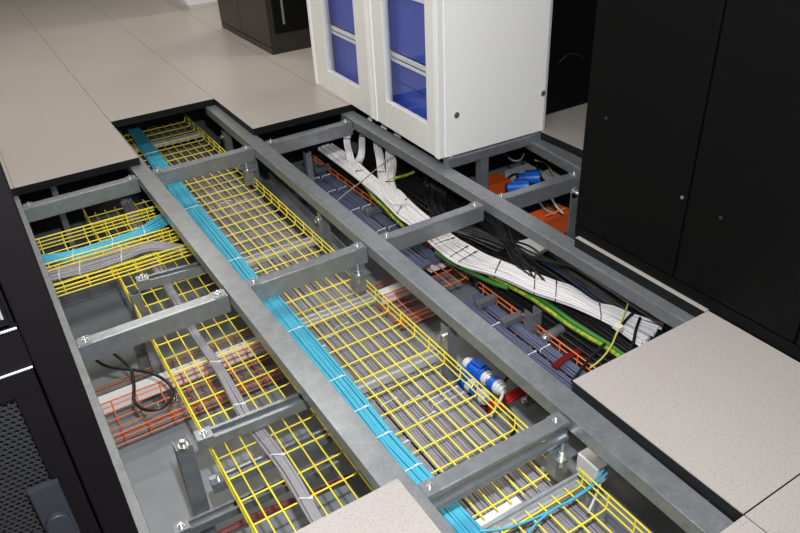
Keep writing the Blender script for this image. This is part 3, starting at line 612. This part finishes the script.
single_cable('power_cable', [(2.399, -0.7121, -0.37), (2.468, -0.6815, -0.37), (2.513, -0.6987, -0.37), (2.51, -0.7634, -0.37), (2.452, -0.8485, -0.37)], .006, M['black'], 'black lead arching over the blue sockets', 'cable')
single_cable('power_cable', [(2.641, -0.6964, -0.35), (2.556, -0.8189, -0.35), (2.527, -0.9098, -0.35), (2.592, -0.9111, -0.35)], .008, M['black'], 'black lead between the two pale blocks', 'cable')
single_cable('power_cable', [(2.648, -0.6692, -0.33), (2.665, -0.7359, -0.33), (2.615, -0.851, -0.33), (2.541, -0.9567, -0.33)], .0045, M['dullyellow'], 'pale yellow lead bending past the pale blocks', 'cable')
single_cable('power_cable', [(2.53, -0.5374, -0.3), (2.499, -0.6395, -0.3), (2.535, -0.6673, -0.3), (2.608, -0.616, -0.3)], .006, M['grey'], 'grey lead loop in the dark under the white cabinet', 'cable')
q = V((2.406, -1.061, -0.44)); o = thing('power_box', q, 'orange plastic box with loose wires next to the black rack', 'box')
m = MB(); m.box(q.x-.09, q.x+.12, q.y-.06, q.y+.06, q.z-.12, q.z); m.build('housing', M['orangep'], o, bevel=.008)
m = MB(); m.box(q.x-.085, q.x+.115, q.y-.055, q.y+.055, q.z, q.z+.008); m.build('lid', M['orangep'], o, bevel=.003)
for i, (pts, mt, l) in enumerate((([(2.418, -1.021, -0.4), (2.428, -1.072, -0.4), (2.413, -1.159, -0.4)], 'black', 'black loose wire over the orange box by the black rack'), ([(2.46, -1.028, -0.38), (2.418, -1.112, -0.38), (2.397, -1.18, -0.38)], 'white', 'white loose wire end by the black rack'), ([(2.378, -1.025, -0.38), (2.35, -1.103, -0.38), (2.361, -1.167, -0.38)], 'grey', 'grey loose wire end by the black rack'), ([(2.302, -1.15, -0.38), (2.376, -1.151, -0.38), (2.448, -1.149, -0.38)], 'orange', 'orange loose wire by the black rack'))):
    single_cable('loose_wire', pts, .006, M[mt], l, 'cable')

# ------------------------------------------------------------------ white cabinets
def glazed_cabinet(y0, y1, x0, x1, H, win, label, rails, blues, side_screws=False):
    o = thing('equipment_cabinet', (1.7941, -.9408, 0), label, 'cabinet', 'white glazed equipment cabinets')
    t = .02; m = MB()
    m.box(x0+.03, x1, y0, y0+t, .0, H); m.box(x0+.03, x1, y1-t, y1, .0, H); m.box(x1-t, x1, y0, y1, .0, H)
    m.box(x0+.03, x1-t, y0+t, y1-t, .002, .05); m.box(x0+.03, x1-t, y0+t, y1-t, H-.03, H-.002); m.build('body', M['whitep'], o, bevel=.004)
    if side_screws:
        m = MB(); m.box(x0+.055, x1-.03, y0+.09, y1-.03, -.04, .0); m.build('plinth', M['galv_dark'], o)
    wy0, wy1, wz0 = win; wz1 = H-.12
    d = MB(); d.box(x0, x0+.03, y0+.004, wy0, .0, H-.005); d.box(x0, x0+.03, wy1, y1-.004, .0, H-.005)
    d.box(x0, x0+.03, wy0, wy1, .0, wz0); d.box(x0, x0+.03, wy0, wy1, wz1, H-.005)
    dd = d.build('door', M['whitep2'], o, bevel=.003)
    g = MB(); g.box(x0+.012, x0+.016, wy0-.002, wy1+.002, wz0-.002, wz1+.002); g.build('glass_pane', M['glass'], dd)
    e = MB(); e.box(x0-.006, x0+.002, y0+.004, y0+.035, .0, H-.005); e.box(x0-.006, x0+.002, y1-.035, y1-.004, .0, H-.005)
    e.build('door_trim', M['whitep'], dd, bevel=.002)
    for z0 in rails:
        r = MB(); r.box(x0+.055, x0+.065, wy0-.02, wy1+.02, z0, z0+.016); r.box(x0+.055, x0+.065, wy0-.02, wy1+.02, z0+.024, z0+.044)
        ro = r.build('mounting_rail', M['rail'], o)
        r = MB(); r.box(x0+.063, x0+.069, wy0-.02, wy1+.02, z0+.012, z0+.028)
        n = int((wy1-wy0)/.012)
        for i in range(n): r.box(x0+.058, x0+.064, wy0+i*.012+.002, wy0+i*.012+.008, z0+.016, z0+.0235)
        r.build('slotted_strip', M['dark'], ro)
    for z0, z1 in blues:
        p = MB(); p.box(x0+.066+.004, x0+.075, wy0-.06, wy1+.06, z0, z1); p.build('filler_panel', M['rackblue'], o, bevel=.003)
    if side_screws:
        for sx, sz in ((x0+.095, .202), (x0+.612, .200)):
            s = MB(); s.cyl((sx, y0+.001, sz), (sx, y0-.003, sz), .015, n=20); ss = s.build('lock_ring', M['zinc'], o)
            s = MB(); s.cyl((sx, y0-.002, sz), (sx+.003, y0-.0045, sz-.002), .0095, n=16); s.build('lock_core', M['dark'], ss)
    o.rotation_euler.z = -math.radians(2.092)
H = 2.0; CX, CY = 1.7941, -.9408
glazed_cabinet(CY+.664, CY+1.454, CX, CX+.64, H, (CY+.835, CY+1.245, .126), 'white cabinet farther back with its narrow glazed door', (.336, .68, 1.03, 1.38), ((.03, .33), (.385, .675), (.73, 1.02), (1.08, 1.37), (1.43, 1.8)))
glazed_cabinet(CY, CY+.660, CX, CX+.64, H, (CY+.112, CY+.517, .142), 'nearest white cabinet, glazed blue front and plain white side panel', (.342, .676, 1.03, 1.38), ((.03, .235), (.24, .335), (.39, .67), (.725, 1.02), (1.08, 1.37), (1.43, 1.8)), True)

# ------------------------------------------------------------------ black racks
def black_rack(x0, x1, y0, y1, H, label, mat='rackblk', splits=(), face='x', screws=(), plinth=.05):
    o = thing('server_rack', ((x0+x1)/2, (y0+y1)/2, 0), label, 'server rack', 'black server racks')
    m = MB(); m.box(x0+.012, x1, y0+.003, y1-.003, .0, H); m.build('body', M[mat], o, bevel=.003)
    if face == 'x':
        ys = sorted([y0] + list(splits) + [y1])
        for a, c in zip(ys, ys[1:]):
            m = MB(); m.box(x0, x0+.012, a+.004, c-.004, plinth, H-.01); m.build('side_panel', M[mat], o, bevel=.003)
        m = MB(); m.box(x0+.002, x0+.014, y0+.002, y1-.002, .002, plinth-.006); m.build('plinth', M[mat], o, bevel=.002)
        for sy, sz, mt in screws:
            m = MB(); m.cyl((x0+.001, sy, sz), (x0-.003, sy, sz), .006, n=12); m.build('screw', M[mt], o)
    return o
black_rack(1.806, 2.42, -3.45, -1.836, 2.0, 'large black rack at right whose smooth panels fill the picture corner', splits=(-2.306, -2.745), screws=((-2.285, .340, 'galv'), (-1.935, .50, 'dark'), (-2.43, .331, 'dark')))
o = black_rack(1.880, 2.6, 1.275, 2.318, 1.9, 'low dark cabinet on the pale floor left of the white cabinets', 'brownblk', splits=(1.845,))
m = MB(); m.box(1.925, 2.58, 1.267, 1.277, .14, 1.85); m.build('gloss_panel', M['rackblk'], o, bevel=.003)
m = MB(); m.box(1.985, 2.0, 1.262, 1.268, .20, .55); m.build('handle', M['galv_dark'], o)
o = thing('server_rack', (3.1, -.4, 0), 'tall black rack glimpsed between the white cabinet and the big black rack', 'server rack', 'black server racks')
m = MB(); m.box(2.55, 3.6, -.81, -.1, 0, 2.0); m.build('body', M['rackblk'], o, bevel=.004)
m = MB(); m.box(2.575, 3.58, -.822, -.81, .05, 1.95); m.build('door', M['rackblk'], o, bevel=.003)
single_cable('thin_cord', [(2.62, -.83, .28), (2.68, -.84, .315), (2.74, -.84, .305), (2.80, -.832, .27)], 0.0022, M['dark'], 'thin dark cord on the face of the glimpsed black rack', 'cable')
o = thing('equipment_cabinet', (2.2, 3.6, 0), 'white cabinet at the top edge, far beyond the dark cabinet', 'cabinet')
m = MB(); m.box(1.872, 2.5, 3.16, 4.4, .03, 1.9); m.build('body', M['whitep'], o, bevel=.006)
m = MB(); m.box(1.885, 2.49, 3.175, 4.39, 0, .03); m.build('plinth', M['whitep2'], o)
m = MB(); m.box(1.866, 1.874, 3.2, 4.36, .06, 1.85); m.build('door', M['whitep'], o, bevel=.004)

# perforated rack at the left edge
YF = -2.85
o = thing('server_rack', (-.3, -2.5, 0), 'black perforated rack with swing handle at the left edge', 'server rack', 'black server racks')
m = MB(); m.box(-.62, .008, YF+.012, -2.25, 0, 1.95); m.build('body', M['rackblk2'], o, bevel=.004)
m = MB(); m.box(-.029, .009, YF-.002, YF+.014, .02, 1.93); m.build('corner_post', M['rackblk2'], o, bevel=.003)
m = MB(); m.box(-.60, -.029, YF-.004, YF+.010, .934, .984); m.build('shelf_rail', M['rackblk2'], o, bevel=.002)
for z in (.9345, .9855):
    m = MB(); m.cyl((-.60, YF-.006, z), (-.030, YF-.006, z), .0016, n=8); m.build('edge_highlight', M['zinc'], o, label='thin rod imitating an edge highlight')  # thin zinc rods stand in for the highlights on the door edges
def perforated(x0, x1, z0, z1, fx, fz, name):
    d = MB(); d.box(x0, x1, YF-.006, YF+.006, z0, z0+fz); d.box(x0, x1, YF-.006, YF+.006, z1-fz, z1)
    d.box(x0, x0+fx, YF-.006, YF+.006, z0+fz, z1-fz); d.box(x1-fx, x1, YF-.006, YF+.006, z0+fz, z1-fz)
    dr = d.build(name, M['rackblk2'], o, bevel=.0015)
    return dr
d1 = perforated(-.60, -.031, .05, .932, .026, .03, 'door')
# honeycomb sheet: hexagonal holes near the visible corner
s = MB(); R_ = .0033; px_, pz_ = .0072, .0062
nx, nz = 74, 135
for i in range(nx):
    for k in range(nz):
        cx = -.058 - i*px_ - (px_/2 if k % 2 else 0); cz = .900 - k*pz_
        hx = [(cx + R_*math.sin(math.pi/3*a)*.92, cz + R_*math.cos(math.pi/3*a)*.92) for a in range(6)]
        ox = [(cx + px_/2/math.cos(math.pi/6)*math.sin(math.pi/3*a), cz + pz_*.667*math.cos(math.pi/3*a)) for a in range(6)]
        vs = [(x, YF, z) for x, z in ox] + [(x, YF, z) for x, z in hx] + [(x, YF+.002, z) for x, z in hx]
        s.add(vs, [(a, (a+1) % 6, 6+(a+1) % 6, 6+a) for a in range(6)] + [(6+a, 6+(a+1) % 6, 12+(a+1) % 6, 12+a) for a in range(6)])
s.build('perforated_sheet', simple('perforated_steel', (.022, .022, .025), .4, .5), o)
m = MB(); m.box(-.60, -.055, YF+.006, YF+.0115, .05, .92); m.build('dark_backing', M['dark'], o)
m = MB(); m.box(-.60, -.034, YF-.005, YF+.007, .99, 1.9); m.build('upper_door', M['rackblk2'], o, bevel=.002)
m = MB(); m.box(-.040, -.0375, YF-.007, YF-.004, 1.0, 1.9); m.build('edge_highlight', M['galv_dark'], o)  # paler strip imitates the highlight down the upper door's edge
# swing handle
hx0, hx1 = -.0835, -.0505
m = MB(); m.box(hx0, hx1, YF-.014, YF-.004, .60, .777); hb = m.build('handle', M['handle'], o, bevel=.003)
m = MB(); n = 14; mid = (hx0+hx1)/2
for k in range(n+1):
    an = math.pi*k/n; m.v += [(mid + .0135*math.cos(an), YF-.0135, .722 + .0135*math.sin(an)), (mid + .0135*math.cos(an), YF-.021, .722 + .0135*math.sin(an))]
m.v += [(mid-.0135, YF-.0135, .60), (mid-.0135, YF-.021, .60), (mid+.0135, YF-.0135, .60), (mid+.0135, YF-.021, .60)]
N_ = n+3
for k in range(N_): m.f.append([2*k, 2*((k+1) % N_), 2*((k+1) % N_)+1, 2*k+1])
m.f.append([2*k+1 for k in range(N_)][::1]); m.mi = [0]*len(m.f); m.sm = [False]*len(m.f)
m.build('grip', M['handle'], hb, bevel=.0015)
